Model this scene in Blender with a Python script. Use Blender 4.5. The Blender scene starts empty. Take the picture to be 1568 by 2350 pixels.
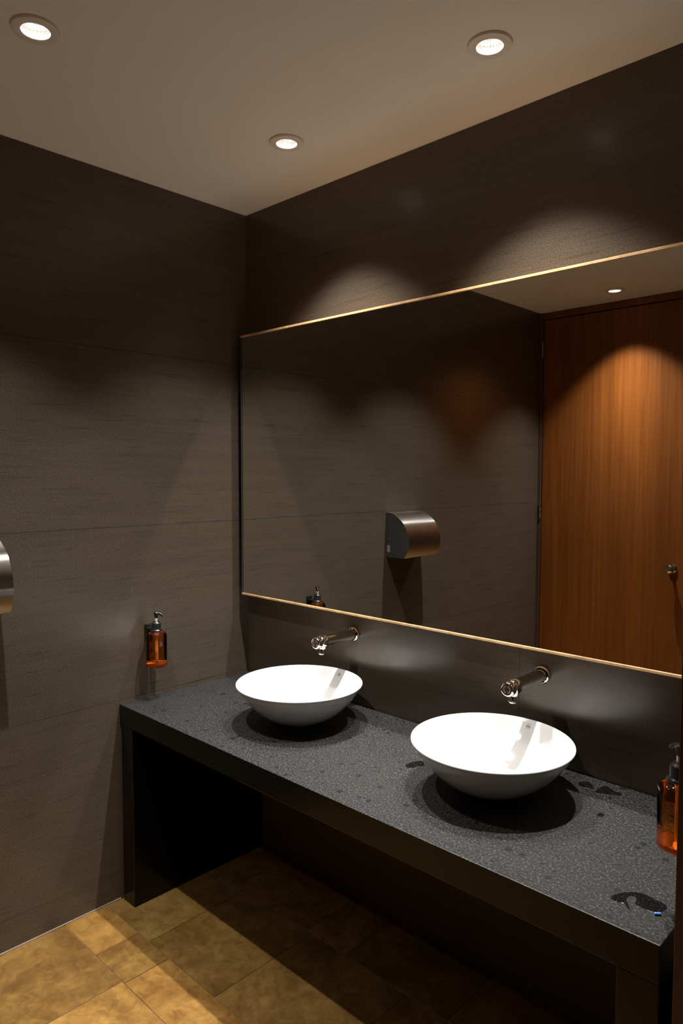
import bpy, bmesh, math, random
from mathutils import Vector, Matrix
random.seed(7)
C = bpy.context.scene.collection
SC = bpy.context.scene
PI = math.pi

# ------------------------------------------------------------------ camera
cd = bpy.data.cameras.new('camera'); cam = bpy.data.objects.new('camera', cd); C.objects.link(cam)
R_ = Vector((0.72193817, 0.69195623, 0.00136174)); U_ = Vector((-0.03953071, 0.03927865, 0.99844605))
F_ = Vector((-0.69082747, 0.72087015, -0.05571028))
M = Matrix((R_, U_, -F_)).transposed().to_4x4(); M.translation = (2.32129, -1.85644, 1.55839)
cam.matrix_world = M
cd.sensor_fit = 'VERTICAL'; cd.sensor_height = 36.0; cd.lens = 1627.014 / 2350 * 36.0
cd.clip_start = 0.02; cd.clip_end = 50
SC.camera = cam

# ------------------------------------------------------------------ world, exposure, sampling
w = bpy.data.worlds.new('world'); SC.world = w; w.use_nodes = True
w.node_tree.nodes['Background'].inputs[0].default_value = (0, 0, 0, 1)
SC.view_settings.view_transform = 'Standard'; SC.view_settings.look = 'None'
SC.view_settings.gamma = 1; SC.view_settings.use_curve_mapping = False
SC.view_settings.exposure = 0.12
cy = SC.cycles
cy.use_denoising = True
try:
    cy.denoiser = 'OPENIMAGEDENOISE'; cy.denoising_input_passes = 'RGB_ALBEDO_NORMAL'
except Exception: pass
cy.max_bounces = 7; cy.diffuse_bounces = 4; cy.glossy_bounces = 5; cy.transmission_bounces = 6; cy.transparent_max_bounces = 12
cy.blur_glossy = 0.0; cy.sample_clamp_indirect = 40.0; cy.sample_clamp_direct = 0
cy.caustics_reflective = True; cy.caustics_refractive = False
cy.use_adaptive_sampling = False
cy.use_guiding = True; cy.use_surface_guiding = True; cy.use_volume_guiding = False
cy.guiding_training_samples = 128

LAMP_W = 182.0
LAMP_COL = (1.0, 0.955, 0.90)
LX = (0.605, 1.345); LY = (-0.318, -1.108, -2.303)
LAMPS = [(LX[0], LY[0]), (LX[1], LY[0]), (LX[0], LY[1]), (LX[0], LY[2])]
H = 2.6                       # ceiling height

# ------------------------------------------------------------------ materials
def new_mat(name):
    m = bpy.data.materials.new(name); m.use_nodes = True
    nt = m.node_tree; b = nt.nodes['Principled BSDF']
    return m, nt, b
def N(nt, t, **kw):
    n = nt.nodes.new(t)
    for k, v in kw.items(): setattr(n, k, v)
    return n
def simple(name, col, rough=0.5, metal=0.0, spec=0.5, coat=0.0, emit=None, es=0.0):
    m, nt, b = new_mat(name)
    b.inputs['Base Color'].default_value = (*col, 1); b.inputs['Roughness'].default_value = rough
    b.inputs['Metallic'].default_value = metal; b.inputs['Specular IOR Level'].default_value = spec
    b.inputs['Coat Weight'].default_value = coat; b.inputs['Coat Roughness'].default_value = 0.03
    if emit: b.inputs['Emission Color'].default_value = (*emit, 1); b.inputs['Emission Strength'].default_value = es
    return m
def ramp(nt, stops):
    r = N(nt, 'ShaderNodeValToRGB'); e = r.color_ramp.elements
    while len(e) < len(stops): e.new(0.5)
    for i, (p, c) in enumerate(stops):
        e[i].position = p; e[i].color = (*c, 1)
    return r
def mapping(nt, scale, rot=(0, 0, 0), coord='Object'):
    tc = N(nt, 'ShaderNodeTexCoord'); mp = N(nt, 'ShaderNodeMapping')
    mp.inputs['Scale'].default_value = scale; mp.inputs['Rotation'].default_value = rot
    nt.links.new(tc.outputs[coord], mp.inputs[0]); return mp.outputs[0]
def noise(nt, vec, scale, detail=3, rough=0.5, dist=0.0):
    n = N(nt, 'ShaderNodeTexNoise'); n.inputs['Scale'].default_value = scale
    n.inputs['Detail'].default_value = detail; n.inputs['Roughness'].default_value = rough
    n.inputs['Distortion'].default_value = dist
    nt.links.new(vec, n.inputs['Vector']); return n
def mixc(nt, fac, a, b, mode='MIX'):
    x = N(nt, 'ShaderNodeMix', data_type='RGBA', blend_type=mode)
    for s, v in ((0, fac), (6, a), (7, b)):
        if hasattr(v, 'default_value') or hasattr(v, 'is_linked'): nt.links.new(v, x.inputs[s])
        elif s == 0: x.inputs[0].default_value = v
        else: x.inputs[s].default_value = (*v, 1)
    return x.outputs[2]
def bump(nt, b, height, strength, dist=0.002):
    n = N(nt, 'ShaderNodeBump'); n.inputs['Strength'].default_value = strength; n.inputs['Distance'].default_value = dist
    nt.links.new(height, n.inputs['Height']); nt.links.new(n.outputs[0], b.inputs['Normal'])

def laminate(name, axis):
    """dark fibrous stone laminate, slanting hairline streaks; axis = long direction of the wall"""
    m, nt, b = new_mat(name); L = nt.links
    rot = (math.radians(-9), 0, 0) if axis == 'y' else (0, math.radians(9), 0)
    sc = (20, 2.2, 26) if axis == 'y' else (2.2, 20, 26)
    s = noise(nt, mapping(nt, sc, rot), 1.0, 5, 0.60, 0.25)
    sc2 = (90, 5.0, 120) if axis == 'y' else (5.0, 90, 120)
    h = noise(nt, mapping(nt, sc2, rot), 1.0, 4, 0.55, 0.6)
    f = noise(nt, mapping(nt, (1, 1, 1)), 260, 2, 0.65)
    v = ramp(nt, [(0.25, (0.084, 0.066, 0.0480)), (0.50, (0.093, 0.0732, 0.0535)), (0.75, (0.102, 0.0805, 0.0597))])
    L.new(s.outputs[0], v.inputs[0])
    hr = ramp(nt, [(0.30, (0.74, 0.74, 0.74)), (0.42, (1, 1, 1)), (0.70, (1.0, 1.0, 1.0))]); L.new(h.outputs[0], hr.inputs[0])
    g = ramp(nt, [(0.3, (0.62, 0.62, 0.62)), (0.7, (1.36, 1.36, 1.36))]); L.new(f.outputs[0], g.inputs[0])
    c = mixc(nt, 1.0, v.outputs[0], g.outputs[0], 'MULTIPLY')
    L.new(mixc(nt, 1.0, c, hr.outputs[0], 'MULTIPLY'), b.inputs['Base Color'])
    b.inputs['Roughness'].default_value = 0.25; b.inputs['Specular IOR Level'].default_value = 0.52
    bump(nt, b, f.outputs[0], 0.08, 0.001)
    return m
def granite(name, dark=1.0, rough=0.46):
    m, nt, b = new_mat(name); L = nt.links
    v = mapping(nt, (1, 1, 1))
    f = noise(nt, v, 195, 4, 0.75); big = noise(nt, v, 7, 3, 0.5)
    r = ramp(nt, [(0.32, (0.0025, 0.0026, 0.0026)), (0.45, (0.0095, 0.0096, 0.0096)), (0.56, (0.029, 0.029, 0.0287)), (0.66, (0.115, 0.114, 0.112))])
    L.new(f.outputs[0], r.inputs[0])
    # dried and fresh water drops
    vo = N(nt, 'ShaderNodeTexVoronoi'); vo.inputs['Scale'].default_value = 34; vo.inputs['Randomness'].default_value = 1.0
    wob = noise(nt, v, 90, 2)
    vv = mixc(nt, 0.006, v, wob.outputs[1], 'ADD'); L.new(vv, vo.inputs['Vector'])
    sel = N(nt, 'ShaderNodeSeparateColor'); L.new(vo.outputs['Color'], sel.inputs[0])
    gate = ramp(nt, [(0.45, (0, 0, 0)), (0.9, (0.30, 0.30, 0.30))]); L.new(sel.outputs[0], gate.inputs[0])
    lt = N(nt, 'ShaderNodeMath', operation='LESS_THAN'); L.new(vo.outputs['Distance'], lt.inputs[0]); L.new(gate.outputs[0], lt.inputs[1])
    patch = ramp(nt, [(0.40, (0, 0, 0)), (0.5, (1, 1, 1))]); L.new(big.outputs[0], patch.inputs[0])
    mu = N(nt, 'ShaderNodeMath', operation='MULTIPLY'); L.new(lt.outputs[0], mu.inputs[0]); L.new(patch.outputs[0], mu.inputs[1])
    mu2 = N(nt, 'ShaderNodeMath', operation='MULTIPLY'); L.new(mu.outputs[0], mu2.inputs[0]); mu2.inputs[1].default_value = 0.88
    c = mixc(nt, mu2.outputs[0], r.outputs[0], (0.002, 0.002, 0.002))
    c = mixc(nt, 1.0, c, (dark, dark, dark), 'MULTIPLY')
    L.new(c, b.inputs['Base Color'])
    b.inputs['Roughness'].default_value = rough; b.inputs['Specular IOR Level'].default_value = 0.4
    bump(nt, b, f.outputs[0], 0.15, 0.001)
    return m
def wood(name, lo, hi, scale=1.0, rough=0.42):
    m, nt, b = new_mat(name); L = nt.links
    s = noise(nt, mapping(nt, (55 * scale, 55 * scale, 1.3)), 1.0, 6, 0.62, 0.5)
    t = noise(nt, mapping(nt, (9, 9, 0.35)), 1.0, 3, 0.5, 0.4)
    r = ramp(nt, [(0.30, lo), (0.66, hi)]); L.new(s.outputs[0], r.inputs[0])
    g = ramp(nt, [(0.3, (0.72, 0.72, 0.72)), (0.7, (1.18, 1.18, 1.18))]); L.new(t.outputs[0], g.inputs[0])
    L.new(mixc(nt, 1.0, r.outputs[0], g.outputs[0], 'MULTIPLY'), b.inputs['Base Color'])
    b.inputs['Roughness'].default_value = rough; b.inputs['Specular IOR Level'].default_value = 0.4
    return m
def travertine(name):
    m, nt, b = new_mat(name); L = nt.links
    oi = N(nt, 'ShaderNodeObjectInfo')
    tc = N(nt, 'ShaderNodeTexCoord')
    sh = N(nt, 'ShaderNodeVectorMath', operation='SCALE'); L.new(oi.outputs['Random'], sh.inputs['Scale']); sh.inputs[0].default_value = (31, 17, 9)
    ad = N(nt, 'ShaderNodeVectorMath', operation='ADD'); L.new(tc.outputs['Object'], ad.inputs[0]); L.new(sh.outputs[0], ad.inputs[1])
    v = ad.outputs[0]
    a = noise(nt, v, 5.0, 5, 0.6, 1.2); d = noise(nt, v, 26, 5, 0.65, 0.8)
    r = ramp(nt, [(0.30, (0.130, 0.063, 0.0130)), (0.5, (0.192, 0.100, 0.0240)), (0.7, (0.265, 0.152, 0.041))]); L.new(a.outputs[0], r.inputs[0])
    g = ramp(nt, [(0.32, (0.62, 0.60, 0.58)), (0.5, (1, 1, 1)), (0.70, (1.35, 1.38, 1.42))]); L.new(d.outputs[0], g.inputs[0])
    c = mixc(nt, 0.75, r.outputs[0], g.outputs[0], 'MULTIPLY')
    tn = N(nt, 'ShaderNodeSeparateColor'); L.new(oi.outputs['Color'], tn.inputs[0])
    c = mixc(nt, 1.0, c, oi.outputs['Color'], 'MULTIPLY')
    # veins
    vn = noise(nt, v, 6, 4, 0.55, 2.0)
    vr = ramp(nt, [(0.485, (0, 0, 0)), (0.5, (0.16, 0.16, 0.16)), (0.515, (0, 0, 0))]); L.new(vn.outputs[0], vr.inputs[0])
    c = mixc(nt, vr.outputs[0], c, (0.13, 0.075, 0.03))
    L.new(c, b.inputs['Base Color'])
    b.inputs['Roughness'].default_value = 0.42; b.inputs['Specular IOR Level'].default_value = 0.35
    bump(nt, b, d.outputs[0], 0.08, 0.001)
    return m
def paint(name):
    m, nt, b = new_mat(name)
    f = noise(nt, mapping(nt, (1, 1, 1)), 180, 3)
    b.inputs['Base Color'].default_value = (0.90, 0.865, 0.80, 1); b.inputs['Roughness'].default_value = 0.8
    b.inputs['Specular IOR Level'].default_value = 0.2
    bump(nt, b, f.outputs[0], 0.06, 0.001)
    return m
def brushed(name, col=(0.62, 0.60, 0.57), axis_scale=(4, 500, 4), rough=0.30):
    m, nt, b = new_mat(name)
    f = noise(nt, mapping(nt, axis_scale), 1.0, 3)
    r = ramp(nt, [(0.3, tuple(c * 0.82 for c in col)), (0.7, col)]); nt.links.new(f.outputs[0], r.inputs[0])
    nt.links.new(r.outputs[0], b.inputs['Base Color'])
    b.inputs['Metallic'].default_value = 1; b.inputs['Roughness'].default_value = rough
    b.inputs['Anisotropic'].default_value = 0.85; b.inputs['Anisotropic Rotation'].default_value = 0.25
    t = N(nt, 'ShaderNodeTangent', direction_type='RADIAL', axis='Y'); nt.links.new(t.outputs[0], b.inputs['Tangent'])
    return m
def tinted_clear(name, tint, gloss=0.05):
    """thin clear coloured plastic: light passes straight through and takes on its colour"""
    m, nt, b = new_mat(name); L = nt.links
    nt.nodes.remove(b)
    out = [n for n in nt.nodes if n.type == 'OUTPUT_MATERIAL'][0]
    t = N(nt, 'ShaderNodeBsdfTransparent'); t.inputs[0].default_value = (*tint, 1)
    g = N(nt, 'ShaderNodeBsdfGlossy'); g.inputs['Roughness'].default_value = gloss
    g.inputs[0].default_value = (1, 0.9, 0.85, 1)
    fr = N(nt, 'ShaderNodeFresnel'); fr.inputs[0].default_value = 1.42
    mx = N(nt, 'ShaderNodeMixShader'); L.new(fr.outputs[0], mx.inputs[0]); L.new(t.outputs[0], mx.inputs[1]); L.new(g.outputs[0], mx.inputs[2])
    L.new(mx.outputs[0], out.inputs[0])
    return m

M_LAM_Y = laminate('laminate_left', 'y'); M_LAM_X = laminate('laminate_back', 'x')
M_JOINT = simple('joint', (0.02, 0.018, 0.016), 0.8)
M_GRAN = granite('granite'); M_GRAN_SHADE = granite('shaded_granite', 0.12, 0.2); M_WET = granite('wet_granite', 0.25, 0.22)
M_DOOR = wood('door_wood', (0.18, 0.052, 0.009), (0.28, 0.087, 0.0140), 1.0, 0.40)
M_FRAMEWOOD = wood('frame_wood', (0.075, 0.038, 0.027), (0.125, 0.066, 0.047))
M_OAK = wood('mirror_edge_wood', (0.62, 0.36, 0.16), (0.80, 0.50, 0.25), 1.0, 0.45)
M_TILE = travertine('travertine'); M_GROUT = simple('grout', (0.20, 0.13, 0.06), 0.9)
M_CEIL = paint('ceiling_paint')
M_SEAL = simple('sealant', (0.34, 0.29, 0.24), 0.6)
M_MIRROR = simple('mirror_glass', (0.86, 0.87, 0.83), 0.0, 1.0)
M_BACK_SHADE = simple('backing_and_rail_shade', (0.03, 0.028, 0.026), 0.7)
M_CERAM = simple('ceramic', (0.54, 0.54, 0.535), 0.10, 0, 0.5, 0.5)
M_MARK = simple('printed_mark', (0.10, 0.10, 0.10), 0.4)
M_CHROME = simple('chrome', (0.80, 0.79, 0.77), 0.06, 1.0)
M_CHROME_D = simple('chrome_groove', (0.10, 0.10, 0.10), 0.3, 1.0)
M_DRAIN = simple('drain_chrome', (0.85, 0.85, 0.84), 0.03, 1.0)
M_STEEL = brushed('brushed_steel')
M_GREYPL = simple('dark_grey_plastic', (0.055, 0.055, 0.058), 0.5)
M_BLACK = simple('black_plastic', (0.012, 0.012, 0.012), 0.28)
M_WHITEPL = simple('white_plastic', (0.75, 0.70, 0.62), 0.4)
M_LABEL = simple('grey_label', (0.32, 0.32, 0.33), 0.5)
M_AMBER = tinted_clear('amber_bottle', (0.93, 0.50, 0.20))
M_BASE_GLOW = simple('amber_base', (1.0, 0.66, 0.20), 0.4)
M_TUBE = simple('dip_tube', (1.0, 0.92, 0.72), 0.4)
M_TRIM = simple('white_trim', (0.86, 0.81, 0.735), 0.5)
M_REFL = simple('lamp_reflector', (0.85, 0.85, 0.85), 0.30, 1.0)
M_BULB = simple('lamp_glow', (1, 1, 1), 0.5, emit=(1.0, 0.96, 0.9), es=28.0)
M_BLUE = simple('blue_plastic', (0.12, 0.36, 1.0), 0.25, emit=(0.08, 0.22, 1.0), es=0.0)
M_CLEAR = tinted_clear('clear_plastic', (0.85, 0.86, 0.9))
M_BRASS = simple('hinge_metal', (0.45, 0.40, 0.34), 0.35, 1.0)

# ------------------------------------------------------------------ mesh helpers
def bx(bm, x0, x1, y0, y1, z0, z1):
    vs = [bm.verts.new((x, y, z)) for x in (x0, x1) for y in (y0, y1) for z in (z0, z1)]
    for f in ((0, 1, 3, 2), (4, 6, 7, 5), (0, 4, 5, 1), (2, 3, 7, 6), (0, 2, 6, 4), (1, 5, 7, 3)):
        bm.faces.new([vs[i] for i in f])
def lathe(bm, prof, seg=48, axis='z', off=(0, 0, 0), closed=False):
    """prof: list of (radius, height); r=0 makes a pole"""
    o = Vector(off); rings = []
    def P(r, h, a):
        c, s = r * math.cos(a), r * math.sin(a)
        return o + (Vector((c, s, h)) if axis == 'z' else Vector((c, -h, s)) if axis == 'y' else Vector((h, c, s)))
    for r, h in prof:
        if r < 1e-6: rings.append([bm.verts.new(P(0, h, 0))])
        else: rings.append([bm.verts.new(P(r, h, 2 * PI * i / seg)) for i in range(seg)])
    pairs = list(zip(rings, rings[1:])) + ([(rings[-1], rings[0])] if closed else [])
    for A, B in pairs:
        for i in range(seg):
            j = (i + 1) % seg
            if len(A) == 1 and len(B) == 1: continue
            if len(A) == 1: bm.faces.new((A[0], B[j], B[i]))
            elif len(B) == 1: bm.faces.new((A[i], A[j], B[0]))
            else: bm.faces.new((A[i], A[j], B[j], B[i]))
def tube(bm, pts, rad, seg=14):
    rings = []
    for k, p in enumerate(pts):
        p = Vector(p); r = rad[k] if isinstance(rad, (list, tuple)) else rad
        a = Vector(pts[max(0, k - 1)]); b = Vector(pts[min(len(pts) - 1, k + 1)])
        d = (b - a).normalized(); u = d.orthogonal().normalized()
        if k and abs(d.dot(rings_u)) < 0.95: u = (rings_u - d * d.dot(rings_u)).normalized()
        rings_u = u; v = d.cross(u)
        rings.append([bm.verts.new(p + (u * math.cos(t) + v * math.sin(t)) * r) for t in [2 * PI * i / seg for i in range(seg)]])
    for A, B in zip(rings, rings[1:]):
        for i in range(seg): bm.faces.new((A[i], A[(i + 1) % seg], B[(i + 1) % seg], B[i]))
    bm.faces.new(rings[0][::-1]); bm.faces.new(rings[-1])
def prism(bm, prof, axis, a, b):
    """extrude a closed 2D profile along an axis from a to b"""
    def P(p, t): return {'y': (p[0], t, p[1]), 'x': (t, p[0], p[1]), 'z': (p[0], p[1], t)}[axis]
    A = [bm.verts.new(P(p, a)) for p in prof]; B = [bm.verts.new(P(p, b)) for p in prof]; n = len(prof)
    for i in range(n): bm.faces.new((A[i], A[(i + 1) % n], B[(i + 1) % n], B[i]))
    bm.faces.new(A[::-1]); bm.faces.new(B)
def obj(name, bm, mat, parent=None, loc=(0, 0, 0), smooth=False, bevel=0.0, bseg=2, ang=35):
    bmesh.ops.recalc_face_normals(bm, faces=bm.faces)
    if bevel:
        ed = [e for e in bm.edges if len(e.link_faces) == 2 and e.calc_face_angle(0) > 0.6]
        bmesh.ops.bevel(bm, geom=ed, offset=bevel, segments=bseg, profile=0.5, affect='EDGES')
    me = bpy.data.meshes.new(name); bm.to_mesh(me); bm.free()
    me.materials.append(mat)
    if smooth:
        for p in me.polygons: p.use_smooth = True
        me.set_sharp_from_angle(angle=math.radians(ang))
    o = bpy.data.objects.new(name, me); C.objects.link(o); o.location = loc
    if parent: o.parent = parent
    return o
def B(): return bmesh.new()
def tag(o, label=None, cat=None, group=None, kind=None):
    for k, v in (('label', label), ('category', cat), ('group', group), ('kind', kind)):
        if v: o[k] = v
    return o
def thing(name, label, cat, loc=(0, 0, 0), rot=(0, 0, 0), group=None):
    o = bpy.data.objects.new(name, None); C.objects.link(o); o.location = loc; o.rotation_euler = rot
    o.empty_display_size = 0.05
    return tag(o, label, cat, group)
def struct(name, bm, m, parent=None, **kw):
    o = obj(name, bm, m, parent, **kw)
    if not parent: o['kind'] = 'structure'
    return o
def dup(root, loc, label, rot=None):
    r = root.copy(); C.objects.link(r); r.location = loc
    if rot is not None: r.rotation_euler = rot
    r['label'] = label
    for ch in list(root.children):
        c = ch.copy(); C.objects.link(c); c.parent = r
        for g in list(ch.children):
            d = g.copy(); C.objects.link(d); d.parent = c
    return r
def box(*a):
    b = B(); bx(b, *a); return b

# ------------------------------------------------------------------ room shell
XR = 3.2; YF = -2.58; XW = 1.932; YW = -0.645
# floor: grout bed with single tiles
fl = struct('floor', box(-0.12, XR + 0.1, YF - 0.12, 0.12, -0.09, -0.0025), M_GROUT)
rows = [(0.0, -0.252, [0.24, 0.62, 0.80, 1.2, 1.6, 2.0, 2.4, 2.8]),
        (-0.252, -0.655, [0.287, 0.648, 1.055, 1.3, 1.71, 2.1, 2.5, 2.9]),
        (-0.655, -0.812, [0.222, 0.405, 0.81, 1.05, 1.45, 1.62, 2.02, 2.42, 2.85]),
        (-0.812, -1.215, [0.391, 0.795, 1.03, 1.44, 1.8, 2.2, 2.6, 3.0]),
        (-1.215, -1.42, [0.2, 0.6, 0.81, 1.2, 1.6, 2.0, 2.4, 2.8]),
        (-1.42, -1.825, [0.41, 0.82, 1.23, 1.64, 2.05, 2.46, 2.87]),
        (-1.825, -2.03, [0.2, 0.6, 1.0, 1.4, 1.8, 2.2, 2.6, 3.0]),
        (-2.03, -2.435, [0.41, 0.61, 1.02, 1.43, 1.84, 2.25, 2.66]),
        (-2.435, YF, [0.3, 0.7, 1.1, 1.5, 1.9, 2.3, 2.7])]
tile_tint = {(1, 0): (0.86, 0.95, 1.0), (1, 1): (0.80, 0.84, 0.86), (1, 2): (0.86, 0.88, 0.92), (2, 0): (1.16, 1.12, 1.0), (2, 1): (0.88, 0.86, 0.80),
             (2, 2): (1.22, 1.16, 1.08), (3, 0): (0.86, 0.86, 0.86), (3, 1): (1.35, 1.36, 1.36), (2, 3): (1.05, 1.05, 1.05)}
for ri, (ya, yb, js) in enumerate(rows):
    xs = [0.0] + js + [XR]
    for ti, (xa, xb) in enumerate(zip(xs, xs[1:])):
        g = 0.0011
        b = box(-(xb - xa) / 2 + g, (xb - xa) / 2 - g, -(ya - yb) / 2 + g, (ya - yb) / 2 - g, -0.012, 0.0)
        t = obj('floor_tile', b, M_TILE, fl, ((xa + xb) / 2, (ya + yb) / 2, random.uniform(-0.0004, 0.0)), bevel=0.0008, bseg=1)
        k = random.uniform(0.82, 1.12)
        t.color = (*tile_tint.get((ri, ti), (k, k * random.uniform(0.96, 1.04), k)), 1)

# ceiling with a round cut-out for every lamp
b = B()
edges = []
def loop(pts):
    vs = [b.verts.new(p) for p in pts]
    for i in range(len(vs)): edges.append(b.edges.new((vs[i], vs[(i + 1) % len(vs)])))
loop([(-0.1, 0.1, H), (XR + 0.1, 0.1, H), (XR + 0.1, YF - 0.1, H), (-0.1, YF - 0.1, H)])
for lx, ly in LAMPS:
    loop([(lx + 0.041 * math.cos(a), ly + 0.041 * math.sin(a), H) for a in [2 * PI * i / 40 for i in range(40)]])
bmesh.ops.triangle_fill(b, use_beauty=True, edges=edges)
bx(b, -0.1, XR + 0.1, YF - 0.1, 0.1, H + 0.12, H + 0.2)
struct('ceiling', b, M_CEIL)

# left wall: dark panels stacked with fine joints
wl = struct('wall_left', box(-0.12, -0.010, YF, 0.0, 0.0, H), M_JOINT)
zs = [0.0, 0.105, 0.736, 1.363, 1.99, H]
for za, zb in zip(zs[1:], zs[2:]):
    obj('wall_panel', box(-0.0105, 0, YF + 0.001, -0.0005, za + 0.0005, zb - 0.0005), M_LAM_Y, wl)
obj('wall_panel', box(-0.0105, 0, YF + 0.001, -0.0005, 0.002, zs[1] - 0.0002), M_LAM_Y, wl)
# back wall
wb = struct('wall_back', box(-0.12, XW + 0.1, 0.010, 0.12, 0.0, H), M_JOINT)
for xa, xb, za, zb in ((0.0, 1.272, 0.002, 1.2), (1.272, XW, 0.002, 1.2), (0.0, XW, 1.2, H)):
    obj('wall_panel', box(xa + 0.0005, xb - 0.0005, 0, 0.0105, za + 0.0004, zb - 0.0006), M_LAM_X, wb)
# right wall: the wing beside the counter, wood-clad end
wr = struct('wall_right', box(XW + 0.002, XR + 0.1, YW + 0.012, 0.12, 0.0, H), M_LAM_Y)
struct('trim_1', box(XW, XW + 0.075, YW, YW + 0.011, 0.0, H), M_FRAMEWOOD, bevel=0.0015)
struct('trim_2', box(XW + 0.076, XR, YW + 0.002, YW + 0.011, 0.0, H), M_FRAMEWOOD)
struct('wall_far_right', box(XR, XR + 0.1, YF, YW + 0.011, 0.0, H), M_LAM_Y)
# front wall (seen in the mirror) with its tall wooden door
struct('wall_front', box(0.965, XR + 0.1, YF - 0.12, YF, 0.0, H), M_LAM_X)
struct('wall_front_core', box(-0.12, 0.965, YF - 0.12, YF - 0.05, 0.0, H), M_JOINT)
struct('trim_3', box(0.0005, 0.021, YF - 0.048, YF + 0.012, 0.0, H - 0.001), M_FRAMEWOOD, bevel=0.002)
struct('trim_4', box(0.022, 0.963, YF - 0.048, YF + 0.006, 2.558, H - 0.001), M_DOOR, bevel=0.0015)
struct('trim_5', box(0.942, 0.963, YF - 0.048, YF + 0.006, 0.0, 2.557), M_FRAMEWOOD, bevel=0.002)
d1 = struct('door_1', box(0.026, 0.938, YF - 0.045, YF, 0.006, 2.552), M_DOOR, bevel=0.0015)
for zc in (0.30, 1.305, 2.365):
    b = B(); lathe(b, [(0, -0.052), (0.0065, -0.052), (0.0065, -0.02), (0.0058, -0.019), (0.0058, -0.017), (0.0065, -0.016), (0.0065, 0.016), (0.0058, 0.017), (0.0058, 0.019), (0.0065, 0.02), (0.0065, 0.052), (0, 0.052)], 14)
    obj('door_hinge', b, M_BRASS, d1, (0.0225, YF + 0.014, zc), smooth=True)
kb = obj('door_knob_rose', (lambda b: (lathe(b, [(0, 0), (0.026, 0), (0.026, 0.006), (0.022, 0.009), (0.010, 0.010)], 28, 'y'), b)[1])(B()), M_CHROME, d1, (0.868, YF, 1.0), smooth=True)
kb.rotation_euler = (0, 0, PI); 
b = B(); lathe(b, [(0.009, 0.008), (0.009, 0.026), (0.013, 0.030), (0.022, 0.036), (0.027, 0.046), (0.027, 0.054), (0.022, 0.064), (0.012, 0.069), (0, 0.070)], 28, 'y')
kn = obj('door_knob', b, M_CHROME, d1, (0.868, YF, 1.0), smooth=True); kn.rotation_euler = (0, 0, PI)
# pale sealant line where the left wall meets the floor
struct('baseboard_left', box(0.0, 0.003, YF, -0.60, 0.0003, 0.004), M_SEAL)

# ------------------------------------------------------------------ mirror
MX0, MX1, MZ0, MZ1, MY = 0.0374, 1.915, 1.0597, 2.1047, -0.0627
mr = thing('wall_mirror', 'wide frameless-looking mirror with thin pale wooden edging above the two basins', 'mirror', ((MX0 + MX1) / 2, 0, MZ0))
ox = (MX0 + MX1) / 2; hw = (MX1 - MX0) / 2; hh = MZ1 - MZ0
obj('backing', box(-hw + 0.009, hw - 0.009, MY + 0.008, -0.0005, 0.009, hh - 0.009), M_BACK_SHADE, mr)
obj('mirror_glass', box(-hw + 0.0085, hw - 0.0085, MY + 0.003, MY + 0.0078, 0.0085, hh - 0.0085), M_MIRROR, mr)
def rail(x0, x1, z0, z1, mat): 
    return obj('edging', box(x0, x1, MY, -0.0005, z0, z1), mat, mr, bevel=0.0012, bseg=1)
rail(-hw, hw, 0.0, 0.0082, M_OAK); rail(-hw, hw, hh - 0.0082, hh, M_OAK)
rail(-hw, -hw + 0.0045, 0.0084, hh - 0.0084, M_BACK_SHADE); rail(hw - 0.0082, hw, 0.0084, hh - 0.0084, M_OAK)  # left rail is edging too, coloured dark to paint in its unlit corner

# ------------------------------------------------------------------ vanity counter
ZC = 0.7235; ZU = 0.650; D = 0.594; CX1 = 1.893
vc = thing('vanity_counter', 'dark speckled granite counter with waterfall ends carrying two white basins', 'counter', (0.95, -D / 2, 0))
b = box(0.003 - 0.95, CX1 - 0.95, -D / 2, D / 2 - 0.002, ZU, ZC)
ct = obj('countertop', b, M_GRAN, vc, bevel=0.0018)
ct.data.materials.append(M_GRAN_SHADE)                        # honed top; edges and legs smoother, darkened to paint in their shade
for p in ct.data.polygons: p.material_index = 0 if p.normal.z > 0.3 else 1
obj('leg', box(0.012 - 0.95, 0.088 - 0.95, -D / 2 + 0.0005, D / 2 - 0.003, 0.0005, ZU - 0.0002), M_GRAN_SHADE, vc, bevel=0.0015)
obj('leg', box(1.816 - 0.95, CX1 - 0.95, -D / 2 + 0.0005, D / 2 - 0.003, 0.0005, ZU - 0.0002), M_GRAN_SHADE, vc, bevel=0.0015)

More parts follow.
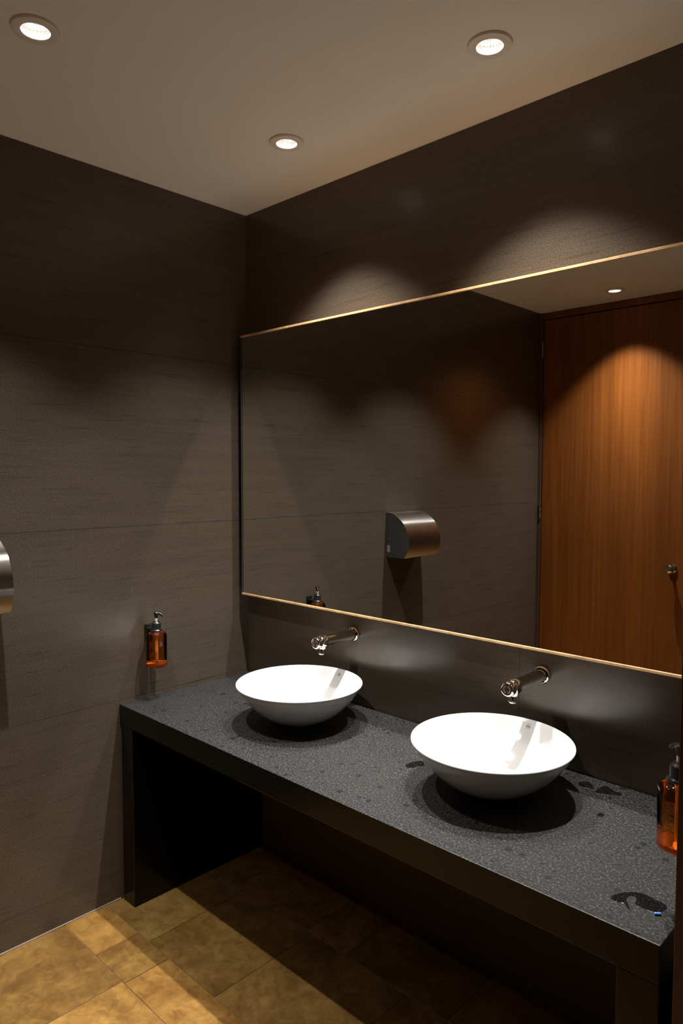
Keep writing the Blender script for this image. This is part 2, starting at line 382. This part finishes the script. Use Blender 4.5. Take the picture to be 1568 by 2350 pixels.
# ------------------------------------------------------------------ basins
BR = 0.2115; BZ = 0.1365; BY = -0.268
outer = [(0.0, 0.0), (0.052, 0.0), (0.0545, 0.007), (0.064, 0.0095), (0.094, 0.0175), (0.126, 0.036), (0.153, 0.058), (0.177, 0.083), (0.196, 0.108), (0.2065, 0.126), (0.2110, 0.1318)]
inner = [(0.2040, 0.1345), (0.2000, 0.1300), (0.190, 0.1170), (0.171, 0.0940), (0.148, 0.0710), (0.120, 0.0490), (0.090, 0.0320), (0.060, 0.0220), (0.030, 0.0180), (0.0, 0.0175)]
lip = [(0.2115, 0.1338), (0.2105, 0.1357), (0.2085, 0.1365), (0.2062, 0.1360)]
def basin_in(r):
    for (r0, z0), (r1, z1) in zip(inner, inner[1:]):
        if r1 <= r <= r0: return z1 + (z0 - z1) * (r - r1) / (r0 - r1)
def smooth_prof(p, n=3):
    """Catmull-Rom through the profile points"""
    out = []
    for i in range(len(p) - 1):
        p0 = p[max(0, i - 1)]; p1 = p[i]; p2 = p[i + 1]; p3 = p[min(len(p) - 1, i + 2)]
        for k in range(n):
            t = k / n
            out.append(tuple(max(0.0, 0.5 * (2 * p1[j] + (p2[j] - p0[j]) * t + (2 * p0[j] - 5 * p1[j] + 4 * p2[j] - p3[j]) * t * t + (3 * p1[j] - p0[j] - 3 * p2[j] + p3[j]) * t ** 3)) for j in (0, 1)))
    out.append(p[-1]); return out
bs = thing('vessel_basin', 'white round vessel basin under the left tap, nearer the corner', 'basin', (LX[0], BY, ZC), group='white vessel basins')
b = B(); lathe(b, outer[:3] + smooth_prof(outer[2:] + lip + inner, 3)[1:], 96)
obj('bowl', b, M_CERAM, bs, smooth=True, ang=50)
b = B(); lathe(b, [(0.030, 0.0187), (0.030, 0.0207), (0.028, 0.0215), (0.0, 0.0215)], 40)
obj('drain_cover', b, M_DRAIN, bs, smooth=True, ang=30)
# maker's mark printed under the far rim: ring with a small wedge
b = B()
def on_bowl(u, v):
    """u sideways, v up the inner slope from the mark's centre, on the wall side of the bowl"""
    r = 0.1925 + v * 0.62; z = basin_in(min(r, 0.2035)); n = Vector((0, -0.72, 0.69)) * 0.0006
    a = u / r
    return Vector((r * math.sin(a), r * math.cos(a), z)) + n
ringo = [on_bowl(0.0066 * math.cos(t), 0.0066 * math.sin(t)) for t in [2 * PI * i / 28 for i in range(28)]]
ringi = [on_bowl(0.0058 * math.cos(t), 0.0058 * math.sin(t)) for t in [2 * PI * i / 28 for i in range(28)]]
A = [b.verts.new(p) for p in ringo]; I = [b.verts.new(p) for p in ringi]
for i in range(28): b.faces.new((A[i], A[(i + 1) % 28], I[(i + 1) % 28], I[i]))
for poly in ([(-0.0055, -0.0012), (0.0055, -0.0016), (0.0048, 0.0010), (0.0006, 0.0008), (-0.0006, 0.0042), (-0.0022, 0.0010), (-0.0048, 0.0008)],):
    b.faces.new([b.verts.new(on_bowl(*p)) for p in poly])
obj('maker_mark', b, M_MARK, bs)['label'] = 'small dark ring mark printed under the far rim'
dup(bs, (LX[1], BY, ZC), 'white round vessel basin under the right tap, nearer the camera')

# ------------------------------------------------------------------ taps (bodies point out of the wall along -y)
tp = thing('wall_tap', 'chrome push-button wall tap over the left basin', 'tap', (LX[0], 0, 0.9765), group='chrome wall taps')
b = B(); lathe(b, [(0, 0.0005), (0.0265, 0.0005), (0.0275, 0.003), (0.0268, 0.006), (0.0245, 0.009), (0.021, 0.0105)], 40, 'y')
obj('wall_flange', b, M_CHROME, tp, smooth=True)
b = B(); lathe(b, [(0.0185, 0.008), (0.0185, 0.140), (0.0192, 0.142), (0.0206, 0.1455), (0.0212, 0.150), (0.0212, 0.171), (0.0200, 0.1735), (0.0190, 0.1745), (0.0185, 0.1755), (0, 0.1755)], 48, 'y')
obj('body', b, M_CHROME, tp, smooth=True, ang=28)
b = B(); lathe(b, [(0.0186, 0.1745), (0.0200, 0.1765), (0.0203, 0.180), (0.0203, 0.190), (0.0196, 0.1935), (0.0180, 0.1955), (0.0158, 0.1962), (0.0155, 0.1950), (0, 0.1950)], 48, 'y')
bt = obj('push_button', b, M_CHROME, tp, smooth=True, ang=28)
b = B()
for i in range(12):                       # raised ring of short marks on the button
    a = 2 * PI * i / 12
    if i in (3, 9): continue
    lathe(b, [(0.0016, 0.1949), (0.0016, 0.1958), (0, 0.1959)], 8, 'y', (0.0098 * math.cos(a), 0, 0.0098 * math.sin(a)))
obj('button_marks', b, simple('button_print', (0.62, 0.50, 0.36), 0.3, 1.0), tp, smooth=True)
b = B(); lathe(b, [(0.0062, 0.1949), (0.0062, 0.1956), (0.0048, 0.1956), (0.0048, 0.1949)], 24, 'y')
obj('button_ring', b, M_CHROME_D, tp)
b = B(); tube(b, [(0, -0.160, -0.014), (0, -0.160, -0.0225), (0, -0.1605, -0.026), (0, -0.162, -0.034), (0, -0.163, -0.0375)], [0.0165, 0.0135, 0.0098, 0.0095, 0.0100], 24)
obj('spout', b, M_CHROME, tp, smooth=True, ang=40)
b = B(); tube(b, [(0, -0.163, -0.0372), (0, -0.1632, -0.0382), (0, -0.1636, -0.0408), (0, -0.1638, -0.0416), (0, -0.164, -0.0440)], [0.0105, 0.0122, 0.0124, 0.0104, 0.0080], 24)
obj('aerator', b, M_CHROME, tp, smooth=True, ang=40)
dup(tp, (LX[1], 0, 0.9765), 'chrome push-button wall tap over the right basin')

# ------------------------------------------------------------------ soap bottles in their wall brackets
def bottle(loc, label, rz):
    t = thing('soap_bottle', label, 'soap dispenser', loc, (0, 0, rz), 'amber soap bottles')
    r = 0.0375; q = 0.1325
    b = B(); lathe(b, [(0, 0), (r - 0.006, 0), (r - 0.002, 0.0015), (r, 0.006), (r, q - 0.018), (r - 0.0015, q - 0.0125), (r - 0.006, q - 0.008), (r - 0.013, q - 0.0045), (0.0165, q - 0.0025), (0.0150, q)], 48)
    obj('bottle_body', b, M_AMBER, t, smooth=True, ang=50)
    b = B(); lathe(b, [(0, 0.0022), (r - 0.008, 0.0022), (r - 0.003, 0.004), (r - 0.0015, 0.007), (r - 0.0015, 0.013), (0, 0.0135)], 40)
    obj('base_glow', b, M_BASE_GLOW, t, smooth=True, ang=50)  # added bright disc, stands in for light glowing in the bottle base
    b = B(); tube(b, [(0, 0, 0.0132), (0, 0, q - 0.024), (0, 0, q - 0.011), (0, 0, q - 0.001)], [0.0058, 0.0058, 0.0085, 0.0095], 16)
    obj('dip_tube', b, M_TUBE, t, smooth=True)
    b = B(); lathe(b, [(0.0, q - 0.0005), (0.0205, q - 0.0005), (0.0205, q + 0.002), (0.0175, q + 0.005), (0.0168, q + 0.006), (0.0168, q + 0.026), (0.0150, q + 0.029), (0.0115, q + 0.031), (0.0090, q + 0.035), (0.0, q + 0.035)], 32)
    obj('pump_collar', b, M_BLACK, t, smooth=True)
    b = B(); tube(b, [(0, 0, q + 0.0348), (0, 0, q + 0.0455)], 0.0055, 16)
    obj('pump_stem', b, M_WHITEPL, t, smooth=True)
    b = B(); lathe(b, [(0, q + 0.0452), (0.0050, q + 0.0452), (0.0062, q + 0.051), (0.0092, q + 0.063), (0.0094, q + 0.0655), (0.0070, q + 0.0680), (0, q + 0.0685)], 24)
    obj('pump_head', b, M_BLACK, t, smooth=True)
    b = B(); tube(b, [(0.002, 0, q + 0.0640), (0.012, 0, q + 0.0625), (0.020, 0, q + 0.0580), (0.025, 0, q + 0.0540)], [0.0055, 0.0050, 0.0044, 0.0040], 14)
    obj('nozzle', b, M_BLACK, t, smooth=True)
    return t
def bracket(loc, label, rz):
    t = thing('bottle_bracket', label, 'bracket', loc, (0, 0, rz), 'black wall brackets for the soap bottles')
    # wall at local x = -0.055; collar around the neck, arm and wall plate
    b = B(); lathe(b, [(0.0172, 0.1306), (0.0235, 0.1306), (0.0235, 0.1316), (0.0172, 0.1316)], 32, closed=True)
    obj('neck_ring', b, M_BLACK, t, smooth=True, ang=30)
    obj('arm', box(-0.0505, -0.0222, -0.013, 0.013, 0.1304, 0.1372), M_BLACK, t, bevel=0.001)
    obj('wall_plate', box(-0.0550, -0.0505, -0.017, 0.017, 0.092, 0.149), M_BLACK, t, bevel=0.001)
    return t
SZ = 0.8475
bottle((0.055, -0.471, SZ), 'amber soap bottle with black pump hanging on the left wall', math.radians(40))
bracket((0.055, -0.471, SZ), 'small black bracket on the left wall holding the soap bottle', 0)
bottle((XW - 0.055, -0.470, SZ), 'amber soap bottle half hidden behind the wooden edge at the far right', math.radians(150))
bracket((XW - 0.055, -0.470, SZ), 'small black bracket behind the wooden edge at the far right', PI)

# ------------------------------------------------------------------ half-round steel dispenser on the left wall
dp = thing('towel_dispenser', 'brushed steel half-round dispenser with dark ends on the left wall', 'dispenser', (0, -1.012, 1.130))
LEN = 0.262; K = 0.148 / 490; KZ = 0.226 / 895
raw = [(200, 215), (330, 232), (450, 305), (560, 405), (620, 510), (668, 640), (690, 760), (685, 860), (662, 960), (632, 1035), (590, 1104)]
pf = [((x - 200) * K + 0.0008, (1110 - y) * KZ) for x, y in raw]
pf = smooth_prof(pf, 4)
b = B()
out = pf; inn = [(x - 0.002 if x > 0.004 else x, z - 0.0015) for x, z in pf]
prof = out + inn[::-1]
prism(b, prof, 'y', -LEN, 0.0)
obj('curved_cover', b, M_STEEL, dp, smooth=True, ang=40)
def endcap(y0, y1):
    q = [(0.0008, 0.0)] + [(max(0.0008, x - 0.0024), max(z - 0.002, 0.0)) for x, z in pf[::-1]]
    b = B(); prism(b, q, 'y', y0, y1); return obj('end_panel', b, M_GREYPL, dp)
ec = endcap(-0.006, -0.0015); endcap(-LEN + 0.0015, -LEN + 0.006)
obj('bottom_plate', box(0.0012, 0.112, -LEN + 0.0065, -0.0065, 0.0005, 0.004), M_GREYPL, dp)
b = B(); lathe(b, [(0, 0), (0.0055, 0), (0.0055, 0.001), (0.004, 0.002), (0, 0.0022)], 20, 'y', (0, 0, 0))
lk = obj('lock', b, M_CHROME, dp, (0.020, -0.0015, 0.092), smooth=True); lk.rotation_euler = (0, 0, PI)
obj('label_plate', box(0.008, 0.026, -0.0015, -0.0008, 0.026, 0.060), M_LABEL, dp)
obj('paper_slot', box(0.070, 0.113, -0.175, -0.115, -0.004, 0.0005), M_BLACK, dp, bevel=0.001)
b = B(); lathe(b, [(0, -0.010), (0.005, -0.009), (0.007, -0.003), (0.006, 0.003), (0, 0.004)], 16)
obj('paper_tip', b, M_WHITEPL, dp, (0.116, -0.165, 0.004), smooth=True)

# ------------------------------------------------------------------ recessed ceiling lights
def lamp_parts(t):
    b = B(); lathe(b, [(0.0405, 0.004), (0.0405, -0.0005), (0.0535, -0.0005), (0.0540, -0.002), (0.0535, -0.0065), (0.0505, -0.0080), (0.0345, -0.0080), (0.0330, -0.0070), (0.0328, 0.004)], 56, closed=True)
    obj('trim_ring', b, M_TRIM, t, smooth=True, ang=40)
    b = B(); rings = []                                        # fluted reflector
    seg = 96
    for r, z, fl in [(0.0327, 0.003, 0.0), (0.0318, 0.010, 0.0), (0.0312, 0.011, 0.0007), (0.0290, 0.024, 0.0007), (0.0240, 0.038, 0.0006), (0.0180, 0.047, 0.0)]:
        rings.append([b.verts.new(((r + fl * (-1 if i % 4 < 1 else 0.4)) * math.cos(2 * PI * i / seg), (r + fl * (-1 if i % 4 < 1 else 0.4)) * math.sin(2 * PI * i / seg), z)) for i in range(seg)])
    for A, Q in zip(rings, rings[1:]):
        for i in range(seg): b.faces.new((A[i], A[(i + 1) % seg], Q[(i + 1) % seg], Q[i]))
    obj('reflector', b, M_REFL, t)
    b = B(); lathe(b, [(0.0182, 0.046), (0.016, 0.044), (0.009, 0.0425), (0, 0.042)], 32)
    obj('bulb', b, M_BULB, t, smooth=True)
    b = B(); lathe(b, [(0.0405, 0.003), (0.0405, 0.07), (0, 0.07)], 32)
    obj('housing', b, M_GREYPL, t, smooth=True)
LLAB = {(0, 0): 'recessed ceiling light nearest the corner, over the left basin',
        (1, 0): 'recessed ceiling light over the right basin, close to the dark wall',
        (0, 1): 'recessed ceiling light at the top left of the picture, away from the walls',
        (0, 2): 'recessed ceiling light in front of the wooden door, seen in the mirror'}
def narrow_beam(ld):
    """light distribution of a 38 degree reflector lamp: intensity = cos(angle) ^ 8"""
    ld.use_nodes = True; nt = ld.node_tree; em = [n for n in nt.nodes if n.type == 'EMISSION'][0]
    tc = N(nt, 'ShaderNodeTexCoord'); sp = N(nt, 'ShaderNodeSeparateXYZ'); nt.links.new(tc.outputs['Normal'], sp.inputs[0])
    ab = N(nt, 'ShaderNodeMath', operation='ABSOLUTE'); nt.links.new(sp.outputs[2], ab.inputs[0])
    pw = N(nt, 'ShaderNodeMath', operation='POWER'); nt.links.new(ab.outputs[0], pw.inputs[0]); pw.inputs[1].default_value = 8.0
    nt.links.new(pw.outputs[0], em.inputs['Strength'])
root = None
for lx, ly in LAMPS:
        i, j = LX.index(lx), LY.index(ly)
        if root is None:
            root = thing('downlight', LLAB[(i, j)], 'light', (lx, ly, H), group='recessed ceiling lights'); lamp_parts(root)
        else: dup(root, (lx, ly, H), LLAB[(i, j)])
        ld = bpy.data.lights.new('downlight_lamp', 'SPOT'); ld.energy = LAMP_W * 1.0; ld.color = LAMP_COL
        ld.spot_size = math.radians(92); ld.spot_blend = 0.35; ld.shadow_soft_size = 0.012
        narrow_beam(ld)
        lo = bpy.data.objects.new('downlight_lamp', ld); C.objects.link(lo); lo.location = (lx, ly, H + 0.003)

# ------------------------------------------------------------------ small things on the counter
def blob(name, pts, label, z=0.0004):
    cx = sum(p[0] for p in pts) / len(pts); cyy = sum(p[1] for p in pts) / len(pts)
    b = B(); n = len(pts)
    dense = []
    for i in range(n):
        p0, p1, p2, p3 = (pts[(i + k - 1) % n] for k in range(4))
        for k in range(5):
            t = k / 5
            dense.append(tuple(0.5 * (2 * p1[j] + (p2[j] - p0[j]) * t + (2 * p0[j] - 5 * p1[j] + 4 * p2[j] - p3[j]) * t * t + (3 * p1[j] - p0[j] - 3 * p2[j] + p3[j]) * t ** 3) for j in (0, 1)))
    A = [b.verts.new((x - cx, y - cyy, 0)) for x, y in dense]
    T = [b.verts.new(((x - cx) * 0.96, (y - cyy) * 0.96, z)) for x, y in dense]
    for i in range(len(A)): b.faces.new((A[i], A[(i + 1) % len(A)], T[(i + 1) % len(A)], T[i]))
    b.faces.new(T)
    o = obj(name, b, M_WET, None, (cx, cyy, ZC + 0.0001))
    return tag(o, label, 'water')
for label, pts in (
    ('wide dark puddle on the counter in front of the half hidden soap bottle',
     [(1.770, -0.514), (1.771, -0.499), (1.781, -0.479), (1.795, -0.464), (1.811, -0.456), (1.837, -0.459), (1.859, -0.465), (1.862, -0.481), (1.852, -0.501),
      (1.829, -0.505), (1.812, -0.500), (1.808, -0.481), (1.796, -0.479), (1.794, -0.498), (1.814, -0.529), (1.795, -0.515), (1.781, -0.521)]),
    ('oval wet patch right beside the right basin, close to the wall',
     [(1.491, -0.066), (1.497, -0.044), (1.515, -0.042), (1.537, -0.072), (1.521, -0.080), (1.504, -0.081)]),
    ('ragged wet patch on the counter further right along the wall',
     [(1.547, -0.045), (1.556, -0.032), (1.582, -0.047), (1.598, -0.047), (1.605, -0.060), (1.588, -0.071), (1.575, -0.079), (1.546, -0.087)]),
    ('small round water spot on the counter between the right basin and the half hidden bottle',
     [(1.604, -0.200), (1.606, -0.189), (1.616, -0.189), (1.619, -0.204), (1.612, -0.209)]),
    ('wet patch on the counter at the left side of the right basin',
     [(1.083, -0.299), (1.083, -0.264), (1.100, -0.241), (1.122, -0.261), (1.114, -0.287), (1.104, -0.308)])):
    blob('water_puddle', pts, label)
# small strip of clear plastic with a blue end at the counter's right edge
st = thing('plastic_strip', 'tiny clear plastic strip with a bright blue end at the counter edge', 'strip', (1.862, -0.503, ZC + 0.0012))
obj('blue_end', box(-0.0125, 0.0, -0.0022, 0.0022, 0, 0.004), M_BLUE, st, bevel=0.001)
b = B(); tube(b, [(0.0002, 0, 0.002), (0.008, 0.001, 0.003), (0.016, 0.000, 0.003), (0.024, -0.004, 0.0025)], 0.0020, 10)
obj('clear_end', b, M_CLEAR, st, smooth=True)
st.rotation_euler = (0, 0, math.radians(40))
